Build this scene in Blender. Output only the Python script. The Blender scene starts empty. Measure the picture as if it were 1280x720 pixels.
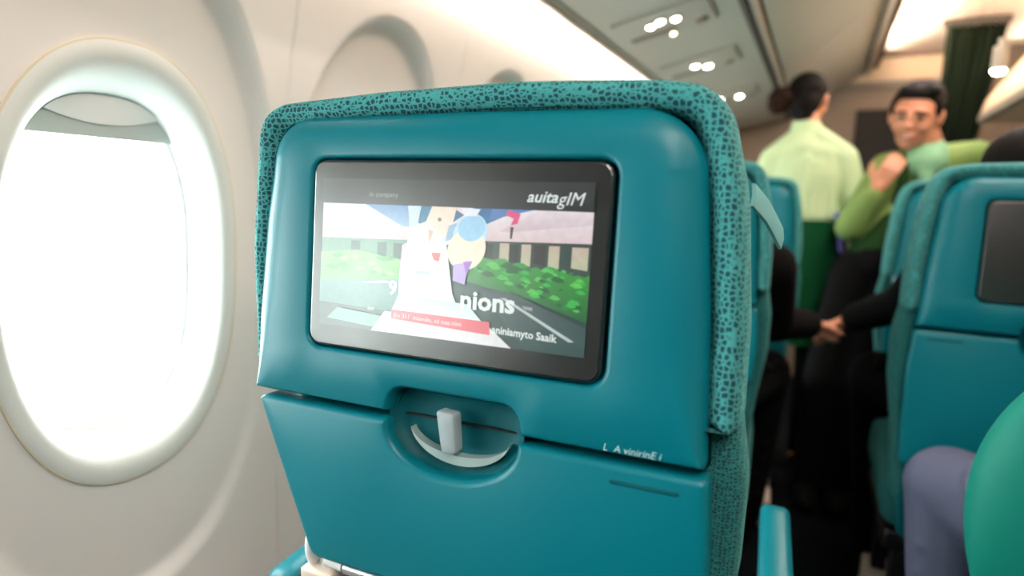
import bpy, bmesh, math, random
from mathutils import Vector, Matrix, Euler, noise
random.seed(7)
S = bpy.context.scene
C = S.collection
PI = math.pi

# ------------------------------------------------------------------ materials
def lin(c):
    return tuple(((v/255)/12.92 if v/255 <= .04045 else ((v/255+.055)/1.055)**2.4) for v in c)
MATS = {}
def mat(name, rgb, rough=.5, metal=0., spec=.5, coat=0., coat_rough=.05, sheen=0., noise_amt=0., noise_scale=20., bump=0., bump_scale=300., emis=None, estr=0.):
    if name in MATS: return MATS[name]
    m = bpy.data.materials.new(name); m.use_nodes = True
    nt = m.node_tree; b = nt.nodes['Principled BSDF']
    col = (*lin(rgb), 1)
    b.inputs['Base Color'].default_value = col
    b.inputs['Roughness'].default_value = rough
    b.inputs['Metallic'].default_value = metal
    b.inputs['Specular IOR Level'].default_value = spec
    b.inputs['Coat Weight'].default_value = coat
    b.inputs['Coat Roughness'].default_value = coat_rough
    if sheen: b.inputs['Sheen Weight'].default_value = sheen
    if emis:
        b.inputs['Emission Color'].default_value = (*lin(emis), 1)
        b.inputs['Emission Strength'].default_value = estr
    tc = nt.nodes.new('ShaderNodeTexCoord')
    if noise_amt:
        n = nt.nodes.new('ShaderNodeTexNoise'); n.inputs['Scale'].default_value = noise_scale; n.inputs['Detail'].default_value = 4
        nt.links.new(tc.outputs['Object'], n.inputs['Vector'])
        mx = nt.nodes.new('ShaderNodeMix'); mx.data_type = 'RGBA'
        mx.inputs['A'].default_value = tuple(c*(1-noise_amt) for c in col[:3])+(1,)
        mx.inputs['B'].default_value = tuple(min(1, c*(1+noise_amt)) for c in col[:3])+(1,)
        nt.links.new(n.outputs['Fac'], mx.inputs['Factor']); nt.links.new(mx.outputs['Result'], b.inputs['Base Color'])
    if bump:
        n2 = nt.nodes.new('ShaderNodeTexNoise'); n2.inputs['Scale'].default_value = bump_scale; n2.inputs['Detail'].default_value = 2
        nt.links.new(tc.outputs['Object'], n2.inputs['Vector'])
        bp = nt.nodes.new('ShaderNodeBump'); bp.inputs['Strength'].default_value = bump; bp.inputs['Distance'].default_value = .001
        nt.links.new(n2.outputs['Fac'], bp.inputs['Height']); nt.links.new(bp.outputs['Normal'], b.inputs['Normal'])
    MATS[name] = m
    return m

def knit_material(name, light, dark, scale, ribs=False):
    m = bpy.data.materials.new(name); m.use_nodes = True
    nt = m.node_tree; b = nt.nodes['Principled BSDF']
    b.inputs['Roughness'].default_value = .85
    b.inputs['Sheen Weight'].default_value = .25
    b.inputs['Sheen Roughness'].default_value = .4
    b.inputs['Sheen Tint'].default_value = (*lin((120, 200, 195)), 1)
    tc = nt.nodes.new('ShaderNodeTexCoord')
    mp = nt.nodes.new('ShaderNodeMapping'); nt.links.new(tc.outputs['Object'], mp.inputs['Vector'])
    if ribs:
        mp.inputs['Rotation'].default_value = (.5, 0, 0)
        mp.inputs['Scale'].default_value = (1, .45, 1.4)
    v = nt.nodes.new('ShaderNodeTexVoronoi'); v.inputs['Scale'].default_value = scale
    v.inputs['Randomness'].default_value = .6; v.feature = 'DISTANCE_TO_EDGE'
    nt.links.new(mp.outputs['Vector'], v.inputs['Vector'])
    cr = nt.nodes.new('ShaderNodeValToRGB')
    cr.color_ramp.elements[0].position = .08; cr.color_ramp.elements[0].color = (*lin(light), 1)
    cr.color_ramp.elements[1].position = .19; cr.color_ramp.elements[1].color = (*lin(dark), 1)
    nt.links.new(v.outputs['Distance'], cr.inputs['Fac'])
    nt.links.new(cr.outputs['Color'], b.inputs['Base Color'])
    bp = nt.nodes.new('ShaderNodeBump'); bp.invert = True; bp.inputs['Strength'].default_value = .8; bp.inputs['Distance'].default_value = .0015
    nt.links.new(v.outputs['Distance'], bp.inputs['Height']); nt.links.new(bp.outputs['Normal'], b.inputs['Normal'])
    return m

M_SHELL = mat('teal_plastic', (0, 112, 126), rough=.36, spec=.34, coat=.0, coat_rough=.25, bump=.05, bump_scale=900)
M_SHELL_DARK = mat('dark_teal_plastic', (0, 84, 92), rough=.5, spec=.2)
M_KNIT = knit_material('teal_knit', (62, 152, 152), (3, 64, 74), 205)
M_RIB = knit_material('teal_ribbed_knit', (30, 120, 118), (2, 50, 56), 300, True)
M_BLACK = mat('black_plastic', (14, 14, 16), rough=.4)
M_GLASS = mat('black_glass', (9, 10, 11), rough=.27, spec=1., coat=1., coat_rough=.3)
M_SILVER = mat('satin_silver', (205, 210, 215), rough=.28, metal=.85)
M_GREYLATCH = mat('grey_latch_plastic', (150, 165, 170), rough=.4)
M_HIGHLIGHT = mat('pale_highlight', (150, 170, 168), rough=.4)
M_WHITEPL = mat('white_plastic', (228, 228, 228), rough=.4)
M_CREAMPL = mat('cream_plastic', (225, 205, 190), rough=.5)
M_TAB = mat('pale_teal_webbing', (130, 190, 190), rough=.8)
M_WALL = mat('offwhite_sidewall', (226, 223, 220), rough=.55, noise_amt=.015, noise_scale=40, bump=.04, bump_scale=700)
M_RING = mat('window_frame_plastic', (218, 222, 219), rough=.45)
M_SEAM = mat('cream_gasket', (215, 205, 180), rough=.5)
M_SHADE = mat('window_shade_grey', (176, 186, 184), rough=.5)
M_BIN = mat('bin_grey', (165, 165, 155), rough=.5, noise_amt=.02)
M_BINDARK = mat('bin_gap_dark', (58, 54, 46), rough=.7)
M_TRIM = mat('taupe_trim', (130, 124, 112), rough=.5)
M_CEIL = mat('ceiling_cream', (222, 205, 190), rough=.6)
M_BULK = mat('bulkhead_taupe', (128, 112, 96), rough=.6)
M_BULKCREAM = mat('bulkhead_cream', (206, 180, 150), rough=.6)
M_DOOR = mat('dark_doorway', (24, 22, 20), rough=.8)
M_CARPET = mat('dark_carpet', (6, 10, 12), rough=.95, spec=.1, noise_amt=.3, noise_scale=120, bump=.4, bump_scale=600)
M_CURTAIN = mat('dark_green_curtain', (18, 28, 16), rough=.9, spec=.12)

# ------------------------------------------------------------------ helpers
def tag(o, label=None, cat=None, group=None, kind=None):
    if label: o['label'] = label
    if cat: o['category'] = cat
    if group: o['group'] = group
    if kind: o['kind'] = kind
    return o
def empty(name, loc=(0, 0, 0), rz=0, **k):
    o = bpy.data.objects.new(name, None); C.objects.link(o)
    o.location = loc; o.rotation_euler = (0, 0, rz)
    return tag(o, **k)
def finish(name, bm, m, parent=None, smooth=None, loc=None, recalc=True):
    if recalc: bmesh.ops.recalc_face_normals(bm, faces=bm.faces)
    me = bpy.data.meshes.new(name); bm.to_mesh(me); bm.free()
    mm = m if isinstance(m, (list, tuple)) else [m]
    for x in mm: me.materials.append(x)
    if smooth is not None:
        me.polygons.foreach_set('use_smooth', [True]*len(me.polygons))
        try: me.set_sharp_from_angle(angle=math.radians(smooth))
        except Exception: pass
    o = bpy.data.objects.new(name, me); C.objects.link(o)
    if parent: o.parent = parent
    if loc: o.location = loc
    return o
def copy_tree(o, parent=None):
    c = o.copy(); C.objects.link(c); c.parent = parent
    for ch in list(o.children): copy_tree(ch, c)
    return c
def rpoly(corners, seg=8):
    """closed outline of a polygon whose corners are (x, y, radius)"""
    out = []; n = len(corners)
    for i in range(n):
        p0 = Vector(corners[i-1][:2]); p = Vector(corners[i][:2]); p1 = Vector(corners[(i+1) % n][:2]); r = corners[i][2]
        a = (p0-p).normalized(); b = (p1-p).normalized()
        ang = a.angle(b)
        if r <= 0 or ang > PI-.02:
            out.append(p.copy()); continue
        t = min(r/math.tan(ang/2), (p0-p).length*.49, (p1-p).length*.49)
        s, e = p+a*t, p+b*t
        for k in range(seg+1):
            f = k/seg
            out.append((1-f)**2*s+2*f*(1-f)*(p*.72+(s+e)*.14)+f*f*e)
    return out
def resample(pts, n):
    L = [0]
    for i in range(len(pts)): L.append(L[-1]+(pts[(i+1) % len(pts)]-pts[i]).length)
    out = []; j = 0
    for k in range(n):
        d = L[-1]*k/n
        while L[j+1] < d: j += 1
        f = (d-L[j])/max(1e-9, L[j+1]-L[j])
        out.append(pts[j].lerp(pts[(j+1) % len(pts)], f))
    return out
def inset(pts, d, wt=None):
    n = len(pts)
    A = sum(pts[i].x*pts[(i+1) % n].y-pts[(i+1) % n].x*pts[i].y for i in range(n))
    s = 1 if A > 0 else -1
    out = []
    for i in range(n):
        t = (pts[(i+1) % n]-pts[i-1]); t = t.normalized() if t.length > 1e-9 else Vector((1, 0))
        nn = Vector((-t.y, t.x))*s
        out.append(pts[i]+nn*(d*(wt(pts[i]) if wt else 1)))
    return out
def loft(bm, rings, close=True):
    """rings: lists of 3-D points, same count"""
    vs = [[bm.verts.new(p) for p in r] for r in rings]
    for a, b in zip(vs[:-1], vs[1:]):
        n = len(a)
        for i in range(n if close else n-1):
            bm.faces.new((a[i], a[(i+1) % n], b[(i+1) % n], b[i]))
    return vs
def fill(bm, loops):
    es = []
    for lp in loops:
        n = len(lp)
        for i in range(n):
            e = bm.edges.get((lp[i], lp[(i+1) % n])) or bm.edges.new((lp[i], lp[(i+1) % n]))
            es.append(e)
    bmesh.ops.triangle_fill(bm, use_beauty=True, use_dissolve=False, edges=es)
def box(bm, c, s, rot=None, bev=0.):
    r = bmesh.ops.create_cube(bm, size=1)
    mtx = Matrix.Translation(c) @ (rot.to_4x4() if rot else Matrix()) @ Matrix.Diagonal((*s, 1))
    bmesh.ops.transform(bm, matrix=mtx, verts=r['verts'])
    if bev:
        es = list({e for v in r['verts'] for e in v.link_edges})
        bmesh.ops.bevel(bm, geom=es, offset=bev, segments=3, affect='EDGES', profile=.6)
def cap(bm, p0, r0, p1, r1, seg=16):
    """tapered capsule"""
    p0 = Vector(p0); p1 = Vector(p1); d = p1-p0; L = d.length
    q = d.to_track_quat('Z', 'Y').to_matrix() if L > 1e-6 else Matrix.Identity(3)
    rings = []
    for k in range(1, 6):
        a = -PI/2+PI/2*k/6; rings.append((r0*math.cos(a), r0*math.sin(a)))
    rings.append((r0, 0)); rings.append((r1, L))
    for k in range(1, 6):
        a = PI/2*k/6; rings.append((r1*math.cos(a), L+r1*math.sin(a)))
    rr = [[p0+q@Vector((r*math.cos(2*PI*i/seg), r*math.sin(2*PI*i/seg), z)) for i in range(seg)] for r, z in rings]
    vs = loft(bm, rr)
    bm.faces.new(vs[0][::-1]); bm.faces.new(vs[-1])
def ell(bm, c, r, rot=None, seg=20, mtx=None):
    x = bmesh.ops.create_uvsphere(bm, u_segments=seg, v_segments=max(8, seg*2//3), radius=1)
    m = Matrix.Translation(c) @ (rot.to_matrix().to_4x4() if rot else Matrix()) @ Matrix.Diagonal((*r, 1))
    if mtx: m = mtx @ m
    bmesh.ops.transform(bm, matrix=m, verts=x['verts'])
def cyl(bm, p0, p1, r, seg=20, r2=None):
    p0 = Vector(p0); p1 = Vector(p1); d = p1-p0; q = d.to_track_quat('Z', 'Y').to_matrix()
    r2 = r if r2 is None else r2
    rr = [[p0+q@Vector((a*math.cos(2*PI*i/seg), a*math.sin(2*PI*i/seg), z)) for i in range(seg)] for a, z in ((r, 0), (r2, d.length))]
    vs = loft(bm, rr); bm.faces.new(vs[0][::-1]); bm.faces.new(vs[-1])
def tube(bm, pts, r, seg=10):
    for a, b in zip(pts[:-1], pts[1:]): cap(bm, a, r, b, r, seg)
def fuse(name, bm, m, parent=None, voxel=.008, it=4, loc=None):
    """melt overlapping closed shapes into one continuous smooth skin"""
    bmesh.ops.recalc_face_normals(bm, faces=bm.faces)
    me = bpy.data.meshes.new('t'); bm.to_mesh(me); bm.free()
    t = bpy.data.objects.new('t', me); C.objects.link(t)
    r = t.modifiers.new('r', 'REMESH'); r.mode = 'VOXEL'; r.voxel_size = voxel; r.use_smooth_shade = True
    s = t.modifiers.new('s', 'SMOOTH'); s.factor = .5; s.iterations = it
    dg = bpy.context.evaluated_depsgraph_get(); dg.update()
    m2 = bpy.data.meshes.new_from_object(t.evaluated_get(dg)); m2.name = name
    bpy.data.objects.remove(t)
    m2.materials.clear(); m2.materials.append(m)
    m2.polygons.foreach_set('use_smooth', [True]*len(m2.polygons))
    o = bpy.data.objects.new(name, m2); C.objects.link(o)
    if parent: o.parent = parent
    return o
def text_bm(bm, s, size, fn, shear=0., bold=0., sx=1., align='LEFT', mat_index=0, col=None, cl=None):
    cu = bpy.data.curves.new('t', 'FONT'); cu.body = s; cu.size = size; cu.shear = shear; cu.offset = bold; cu.align_x = align; cu.resolution_u = 2
    o = bpy.data.objects.new('t', cu); C.objects.link(o)
    dg = bpy.context.evaluated_depsgraph_get(); dg.update()
    me = bpy.data.meshes.new_from_object(o.evaluated_get(dg))
    bpy.data.objects.remove(o)
    vs = [bm.verts.new(fn(v.co.x*sx, v.co.y)) for v in me.vertices]
    for p in me.polygons:
        try:
            f = bm.faces.new([vs[i] for i in p.vertices]); f.material_index = mat_index
            if cl is not None:
                for lp in f.loops: lp[cl] = (*col, 1)
        except ValueError: pass

# ------------------------------------------------------------------ camera
MX = ((0.8906983463, -0.0917725025, 0.4452350656), (0.4535791461, 0.1139762982, -0.8838978231), (0.0303712706, 0.9892356702, 0.1431445937))
CAMZ = 1.08
cam = bpy.data.cameras.new('camera'); co = bpy.data.objects.new('camera', cam); C.objects.link(co)
co.matrix_world = Matrix.Translation((0, 0, CAMZ)) @ Matrix(MX).to_4x4()
cam.lens = 36*760/1280; cam.sensor_width = 36; cam.clip_start = .01
cam.dof.use_dof = True; cam.dof.focus_distance = .60; cam.dof.aperture_fstop = 2.3
S.camera = co

# ------------------------------------------------------------------ cabin shell
WP = [(0, -.70), (.25, -.775), (.5, -.805), (.75, -.803), (.97, -.788), (1.15, -.768), (1.3, -.745), (1.4, -.722), (1.5, -.707), (1.6, -.703), (1.7, -.70), (1.8, -.69)]
def interp(tab, z):
    if z <= tab[0][0]: return tab[0][1]
    for i in range(len(tab)-1):
        if z <= tab[i+1][0]:
            a, b = tab[i], tab[i+1]
            p0 = tab[i-1][1] if i else a[1]; p3 = tab[i+2][1] if i+2 < len(tab) else b[1]
            f = (z-a[0])/(b[0]-a[0])
            m0 = (b[1]-p0)/2; m1 = (p3-a[1])/2
            return (2*f**3-3*f*f+1)*a[1]+(f**3-2*f*f+f)*m0+(-2*f**3+3*f*f)*b[1]+(f**3-f*f)*m1
    return tab[-1][1]
WY = [-1.04, -.67, -.30, .08]+[.478+.465*k for k in range(7)]      # window centres along the cabin; unseen rear ones spaced to reflect in the screen
WZ = .972
LEAN = .075
def dish_x(z):
    d = z-WZ
    return -.806+(LEAN*d+.12*max(0, d-.1)**2 if d > 0 else .03*d)
SEAMS = [.478+.2325+.465*k for k in range(-3, 7)]
def wall_x(y, z):
    b = interp(WP, z); x = b
    for c in WY:
        if abs(y-c) < .26:
            r = (abs((y-c)/.226)**2.2+abs((z-.955)/.445)**2.2)**(1/2.2)
            if r < 1.0:
                s = min(1, (1.0-r)/.065); s = s*s*(3-2*s)
                x = b+(min(dish_x(z), b)-b)*s
    for c in SEAMS:
        if abs(y-c) < .004: x -= .004*(1-abs(y-c)/.004)
    return x
def superell(cy, cz, a, b, n, N=96, skew=0.):
    out = []
    for i in range(N):
        t = 2*PI*i/N; c, s = math.cos(t), math.sin(t)
        y = a*math.copysign(abs(c)**(2/n), c); z = b*math.copysign(abs(s)**(2/n), s)
        out.append((cy+y+skew*z, cz+z))
    return out
def build_wall():
    bm = bmesh.new()
    ys = [-1.25]
    while ys[-1] < 4.25: ys.append(ys[-1]+(.005 if 0.1 < ys[-1] < 2.1 else .015))
    zs = [0.0]
    while zs[-1] < 1.78: zs.append(zs[-1]+(.006 if .45 < zs[-1] < 1.5 else .015))
    for c in SEAMS:
        for d in (-.004, 0, .004): ys.append(c+d)
    ys = sorted(set(round(y, 5) for y in ys))
    V = [[bm.verts.new((wall_x(y, z), y, z)) for z in zs] for y in ys]
    for i in range(len(ys)-1):
        for j in range(len(zs)-1):
            yc = (ys[i]+ys[i+1])/2; zc = (zs[j]+zs[j+1])/2
            if any(abs((yc-c)/.153)**2.28+abs((zc-WZ)/.274)**2.28 < 1 for c in WY): continue
            bm.faces.new((V[i][j], V[i][j+1], V[i+1][j+1], V[i+1][j]))
    o = finish('wall_left', bm, M_WALL, smooth=180, recalc=False)
    return tag(o, kind='structure')
build_wall()

def portal(cy):
    # daylight comes through the opening: the light portal guides the sky light in
    ld = bpy.data.lights.new('window_daylight', 'AREA'); ld.shape = 'RECTANGLE'; ld.size = .22; ld.size_y = .40
    ld.cycles.is_portal = True
    lo_ = bpy.data.objects.new('window_daylight', ld); C.objects.link(lo_)
    lo_.location = (-.935, cy, WZ); lo_.rotation_euler = Euler((0, -PI/2, 0))
    lo_.rotation_euler = Matrix(((0, 0, -1), (1, 0, 0), (0, -1, 0))).to_euler()      # -Z of the lamp -> +X
def window(idx, cy, shade=True):
    root = empty('window_%d' % idx, (0, cy, 0)); tag(root, kind='structure')
    def ring(a, b, n, dx, dz=0., skew=0., dy=0.):
        return [Vector((dish_x(z)+dx, y, z)) for y, z in superell(dy, WZ+dz, a, b, n, skew=skew)]
    # frame: gasket lip, then a broad face that funnels in to the opening
    bm = bmesh.new()
    rs = [ring(.163, .285, 2.25, -.004), ring(.163, .285, 2.25, .0028), ring(.160, .282, 2.25, .004), ring(.147, .266, 2.28, .0036), ring(.141, .256, 2.32, .000), ring(.137, .247, 2.36, -.007),
          ring(.131, .237, 2.42, -.018), ring(.127, .229, 2.46, -.031), ring(.125, .225, 2.5, -.042), ring(.1245, .224, 2.5, -.052)]
    loft(bm, rs); finish('window_frame', bm, M_RING, root, smooth=50)
    bm = bmesh.new()
    loft(bm, [ring(.1645, .2865, 2.25, -.003), ring(.1645, .2865, 2.25, .003), ring(.1625, .2845, 2.25, .0034), ring(.1625, .2845, 2.25, -.003)])
    finish('window_gasket', bm, M_SEAM, root, smooth=50)
    # outer pane frame and panes
    bm = bmesh.new()
    loft(bm, [ring(.134, .236, 2.5, -.053), ring(.119, .215, 2.6, -.055), ring(.116, .211, 2.7, -.068), ring(.116, .211, 2.7, -.075), ring(.17, .30, 2.7, -.110)])
    finish('outer_frame', bm, M_RING, root, smooth=50)
    bm = bmesh.new()
    r = ring(.119, .215, 2.6, -.070); bm.faces.new([bm.verts.new(p) for p in r])
    finish('window_pane', bm, M_PANE, root)
    portal(cy)
    if not shade: return
    # shade, pulled down a little, with its curved finger lip
    bm = bmesh.new()
    zb = WZ+.168
    def arcpts(zbot, x, k=0.):
        top = [p for p in superell(0, WZ, .1255, .226, 2.5, 192)]
        pts = [(y, z) for y, z in top if z >= zbot+.0005]
        pts.sort(key=lambda q: q[0])
        return pts
    pts = arcpts(zb, 0)
    f = [bm.verts.new((dish_x(z)-.047, y, z)) for y, z in pts]; g = [bm.verts.new((dish_x(z)-.051, y, z)) for y, z in pts]
    bm.faces.new(f); bm.faces.new(g[::-1])
    for i in range(len(f)): bm.faces.new((f[i], f[(i+1) % len(f)], g[(i+1) % len(f)], g[i]))
    sh = finish('window_shade', bm, M_SHADE, root)
    bm = bmesh.new()                       # rolled head lining showing as a pale crescent above the shade
    up = [(y, z) for y, z in superell(0, WZ, .1245, .224, 2.5, 192) if z > WZ+.200]
    up.sort(key=lambda q: q[0])
    y0, y1 = up[0][0], up[-1][0]
    lo = [(y, WZ+.200-.012*(1-((2*(y-y0)/(y1-y0))-1)**2)) for y, z in up]
    A = [bm.verts.new((dish_x(z)-.040, y, z)) for y, z in up]; B = [bm.verts.new((dish_x(z)-.045, y, z)) for y, z in lo]
    for i in range(len(A)-1): bm.faces.new((A[i], A[i+1], B[i+1], B[i]))
    finish('shade_lip', bm, M_WHITEPL, sh, smooth=60)
M_PANE = bpy.data.materials.new('window_glass'); M_PANE.use_nodes = True
nt = M_PANE.node_tree; nt.nodes.clear()
o_ = nt.nodes.new('ShaderNodeOutputMaterial'); mx_ = nt.nodes.new('ShaderNodeMixShader'); tr_ = nt.nodes.new('ShaderNodeBsdfTransparent'); gl_ = nt.nodes.new('ShaderNodeBsdfGlossy')
gl_.inputs['Roughness'].default_value = .05; mx_.inputs[0].default_value = .06; tr_.inputs[0].default_value = (.95, .98, .97, 1)
nt.links.new(tr_.outputs[0], mx_.inputs[1]); nt.links.new(gl_.outputs[0], mx_.inputs[2]); nt.links.new(mx_.outputs[0], o_.inputs[0])
for i, cy in enumerate(WY): window(i+1, cy, cy > .2)

def slab(name, c, s, m, kind='structure', parent=None, bev=0):
    bm = bmesh.new(); box(bm, c, s, bev=bev); o = finish(name, bm, m, parent)
    if kind: tag(o, kind=kind)
    return o
slab('floor', (.45, 1.5, -.03), (2.7, 5.6, .06), M_CARPET)
slab('wall_back', (.45, -1.28, .95), (2.7, .06, 1.96), mat('dark_rear_partition', (34, 36, 38), rough=.8))  # unseen end wall, coloured dark so the screen's right side reflects little
# outer skin strips between the windows keep daylight out of the wall cavity
bm = bmesh.new()
box(bm, (-.929, 1.5, .34), (.008, 5.6, .74)); box(bm, (-.929, 1.5, 1.63), (.008, 5.6, .76))
for k in range(len(WY)-1): box(bm, (-.929, (WY[k]+WY[k+1])/2, WZ), (.008, WY[k+1]-WY[k]-.33, .60))
box(bm, (-.929, -1.22, WZ), (.008, .10, .6)); box(bm, (-.929, 3.9, WZ), (.008, 1.2, .6))
tag(finish('wall_outer_skin', bm, M_WALL), kind='structure')
# right sidewall, mirrored simple curve
bm = bmesh.new()
zz = [i*.09 for i in range(23)]
V = [[bm.verts.new((1.75-(max(0, z-.9)**2)*.45-(max(0, .5-z)**2)*.3, y, z)) for z in zz] for y in (-1.25, 4.27)]
for j in range(22): bm.faces.new((V[0][j], V[1][j], V[1][j+1], V[0][j+1]))
tag(finish('wall_right', bm, M_WALL, smooth=40), kind='structure')

# ceiling: profile across the aisle
def extrude_profile(name, prof, y0, y1, m, parent=None, close=False, smooth=30, cuts=1):
    bm = bmesh.new()
    rows = [[bm.verts.new((x, y0+(y1-y0)*k/cuts, z)) for x, z in prof] for k in range(cuts+1)]
    n = len(prof)
    for a, b in zip(rows[:-1], rows[1:]):
        for i in range(n if close else n-1): bm.faces.new((a[i], a[(i+1) % n], b[(i+1) % n], b[i]))
    if close: bm.faces.new(rows[0]); bm.faces.new(rows[-1][::-1])
    return finish(name, bm, m, parent, smooth=smooth)
tag(extrude_profile('ceiling', [(-1.0, 1.96), (-.4, 2.0), (.10, 2.02), (.2, 1.985), (.35, 1.975), (.56, 1.985), (.566, 1.992), (.572, 1.985), (.8, 1.99), (1.3, 2.0), (1.9, 1.96)], -1.3, 4.3, M_CEIL), kind='structure')
# service-unit soffit over the left seats
tag(extrude_profile('ceiling_soffit', [(-.645, 1.60), (-.640, 1.556), (-.636, 1.552), (-.62, 1.552), (-.615, 1.560), (-.605, 1.560), (-.262, 1.638), (-.255, 1.645), (-.25, 1.72)], -1.25, 4.25, M_BIN), kind='structure')
tag(extrude_profile('trim_1', [(-.648, 1.575), (-.648, 1.548), (-.632, 1.545), (-.626, 1.560), (-.626, 1.575)], -1.25, 4.25, M_TRIM, close=True), kind='structure')
tag(extrude_profile('trim_2', [(-.262, 1.69), (-.262, 1.636), (-.246, 1.633), (-.24, 1.69)], -1.25, 4.25, M_BINDARK, close=True), kind='structure')

# overhead bins, three units one after the other, each with a door and a latch
BPROF = [(-.203, 1.642), (-.190, 1.646), (-.13, 1.682), (-.05, 1.745), (.03, 1.805), (.10, 1.855), (.15, 1.89)]
labels = ['grey overhead bin nearest the camera above the window seats', 'middle grey overhead bin along the left ceiling', 'farthest grey overhead bin on the left, ending at the bulkhead']
for i, (y0, y1) in enumerate(((-.35, 1.30), (1.31, 2.80), (2.81, 4.23))):
    b = empty('overhead_bin', (-.25, (y0+y1)/2, 1.55), label=labels[i], cat='overhead bin', group='overhead bins along the left side')
    def rel(o):
        for v in o.data.vertices: v.co -= Vector(b.location)
        return o
    rel(extrude_profile('bin_body', [(-.235, 1.65), (-.22, 1.638), (-.21, 1.65), (-.20, 1.68), (.12, 1.90), (.12, 1.94), (-.5, 1.94), (-.5, 1.70)], y0+.002, y1-.002, M_BINDARK, b, close=True))
    rel(extrude_profile('bin_door', BPROF+[(.14, 1.90), (-.01, 1.80), (-.19, 1.675), (-.206, 1.655)], y0+.004, y1-.004, M_BIN, b, close=True))
    rel(extrude_profile('bin_rail', [(-.235, 1.642), (-.233, 1.630), (-.217, 1.628), (-.210, 1.644), (-.222, 1.654)], y0+.002, y1-.002, M_TRIM, b, close=True))
    rel(extrude_profile('bin_crown', [(.135, 1.875), (.152, 1.868), (.185, 1.905), (.185, 1.935), (.165, 1.94), (.135, 1.91)], y0+.002, y1-.002, M_TRIM, b, close=True))
tag(extrude_profile('trim_3', [(.186, 1.90), (.205, 1.905), (.215, 1.965), (.20, 1.97), (.186, 1.95)], -1.25, 4.25, M_BINDARK, close=True), kind='structure')

# right-hand bin over the right seats
rb = empty('overhead_bin', (.9, 1.6, 1.55), label='cream overhead bin on the right side behind the curtain', cat='overhead bin')
def relr(o):
    for v in o.data.vertices: v.co -= Vector((.9, 1.6, 1.55))
    return o
relr(extrude_profile('bin_body', [(.62, 1.50), (.60, 1.515), (.60, 1.54), (.615, 1.60), (.74, 1.80), (.86, 1.94), (1.2, 1.94), (1.25, 1.55), (1.0, 1.48)], -1.2, 3.54, M_BULKCREAM, rb, close=True))
relr(extrude_profile('bin_rail', [(.592, 1.53), (.592, 1.50), (.61, 1.492), (.62, 1.50), (.602, 1.515)], -1.2, 3.54, M_TRIM, rb, close=True))

# front bulkhead
slab('wall_front', (.45, 4.30, .98), (2.9, .06, 2.1), M_BULK)
slab('trim_4', (.28, 4.255, 1.895), (.62, .03, .125), M_BULKCREAM, bev=.006)
slab('trim_5', (.28, 4.25, 1.815), (.62, .035, .022), M_TRIM)
slab('door_1', (.245, 4.255, .84), (.25, .03, 1.66), M_DOOR, bev=.004)

# passenger service units with reading lamps
M_LAMP = mat('reading_lamp_glow', (255, 240, 215), emis=(255, 238, 214), estr=14)
M_SMALLLAMP = mat('small_lamp_glow', (255, 230, 190), emis=(255, 225, 185), estr=5)
def psu(y, lamps, label, small=None):
    r = empty('passenger_service_unit', (-.45, y, 1.596), label=label, cat='service panel', group='overhead service panels with reading lamps')
    r.rotation_euler = (0, -.225, 0)
    bm = bmesh.new(); box(bm, (0, 0, -.003), (.26, .20, .014), bev=.004); finish('panel', bm, M_BIN, r, smooth=40)
    bm = bmesh.new(); box(bm, (-.05, .065, -.012), (.13, .035, .006), bev=.002); finish('sign_strip', bm, M_TRIM, r, smooth=40)
    bm = bmesh.new(); cyl(bm, (.09, .06, -.018), (.09, .06, -.008), .018); finish('air_nozzle', bm, M_TRIM, r, smooth=40)
    for lx, ly, lr in lamps:
        bm = bmesh.new(); cyl(bm, (lx, ly, -.016), (lx, ly, -.008), lr+.005); h = finish('lamp_ring', bm, M_TRIM, r, smooth=40)
        bm = bmesh.new(); ell(bm, (lx, ly, -.016), (lr, lr, .006)); finish('reading_lamp', bm, M_LAMP, h, smooth=60)
    if small:
        bm = bmesh.new(); ell(bm, (small[0], small[1], -.012), (.008, .008, .005)); finish('indicator_lamp', bm, M_SMALLLAMP, r, smooth=60)
psu(1.80, [(-.035, -.03, .011), (-.005, -.045, .012), (.035, -.028, .012)], 'service panel with three lit reading lamps, nearest of the three', (-.0, .105))
psu(2.36, [(-.015, -.03, .013), (.022, .02, .015)], 'service panel with two lit lamps close together, middle of the three')
psu(3.07, [(-.035, -.02, .015), (.048, .02, .015)], 'service panel with two lit lamps spaced apart, farthest of the three')

# curtain
def curtain():
    bm = bmesh.new(); N = 120; R = 26
    rows = []
    for j in range(R+1):
        f = j/R; z = 1.945-1.5*f
        x0 = .437+.012*f; x1 = .668-.075*min(1, f*2.2)
        row = []
        for i in range(N+1):
            u = i/N
            row.append(Vector((x0+(x1-x0)*u, 3.60+.016*math.sin(u*2*PI*9+.6*math.sin(f*3))*(1-.25*f)+.006*math.sin(u*40), z)))
        rows.append(row)
    vs = [[bm.verts.new(p) for p in r] for r in rows]
    for a, b in zip(vs[:-1], vs[1:]):
        for i in range(N): bm.faces.new((a[i], a[i+1], b[i+1], b[i]))
    r = empty('curtain', (.55, 3.6, .445), label='dark green pleated curtain hanging from the ceiling by the right bins', cat='curtain')
    o = finish('drape', bm, M_CURTAIN, r, smooth=60)
    for v in o.data.vertices: v.co -= Vector((.55, 3.6, .445))
    sm = o.modifiers.new('s', 'SOLIDIFY'); sm.thickness = .003
    bm = bmesh.new(); box(bm, (0, 0, 1.52), (.26, .03, .03), bev=.004); finish('curtain_rail', bm, M_BINDARK, r)
curtain()
sp = empty('spotlight', (.565, 3.10, 1.647), label='small round lit spotlight right of the curtain', cat='lamp')
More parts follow.
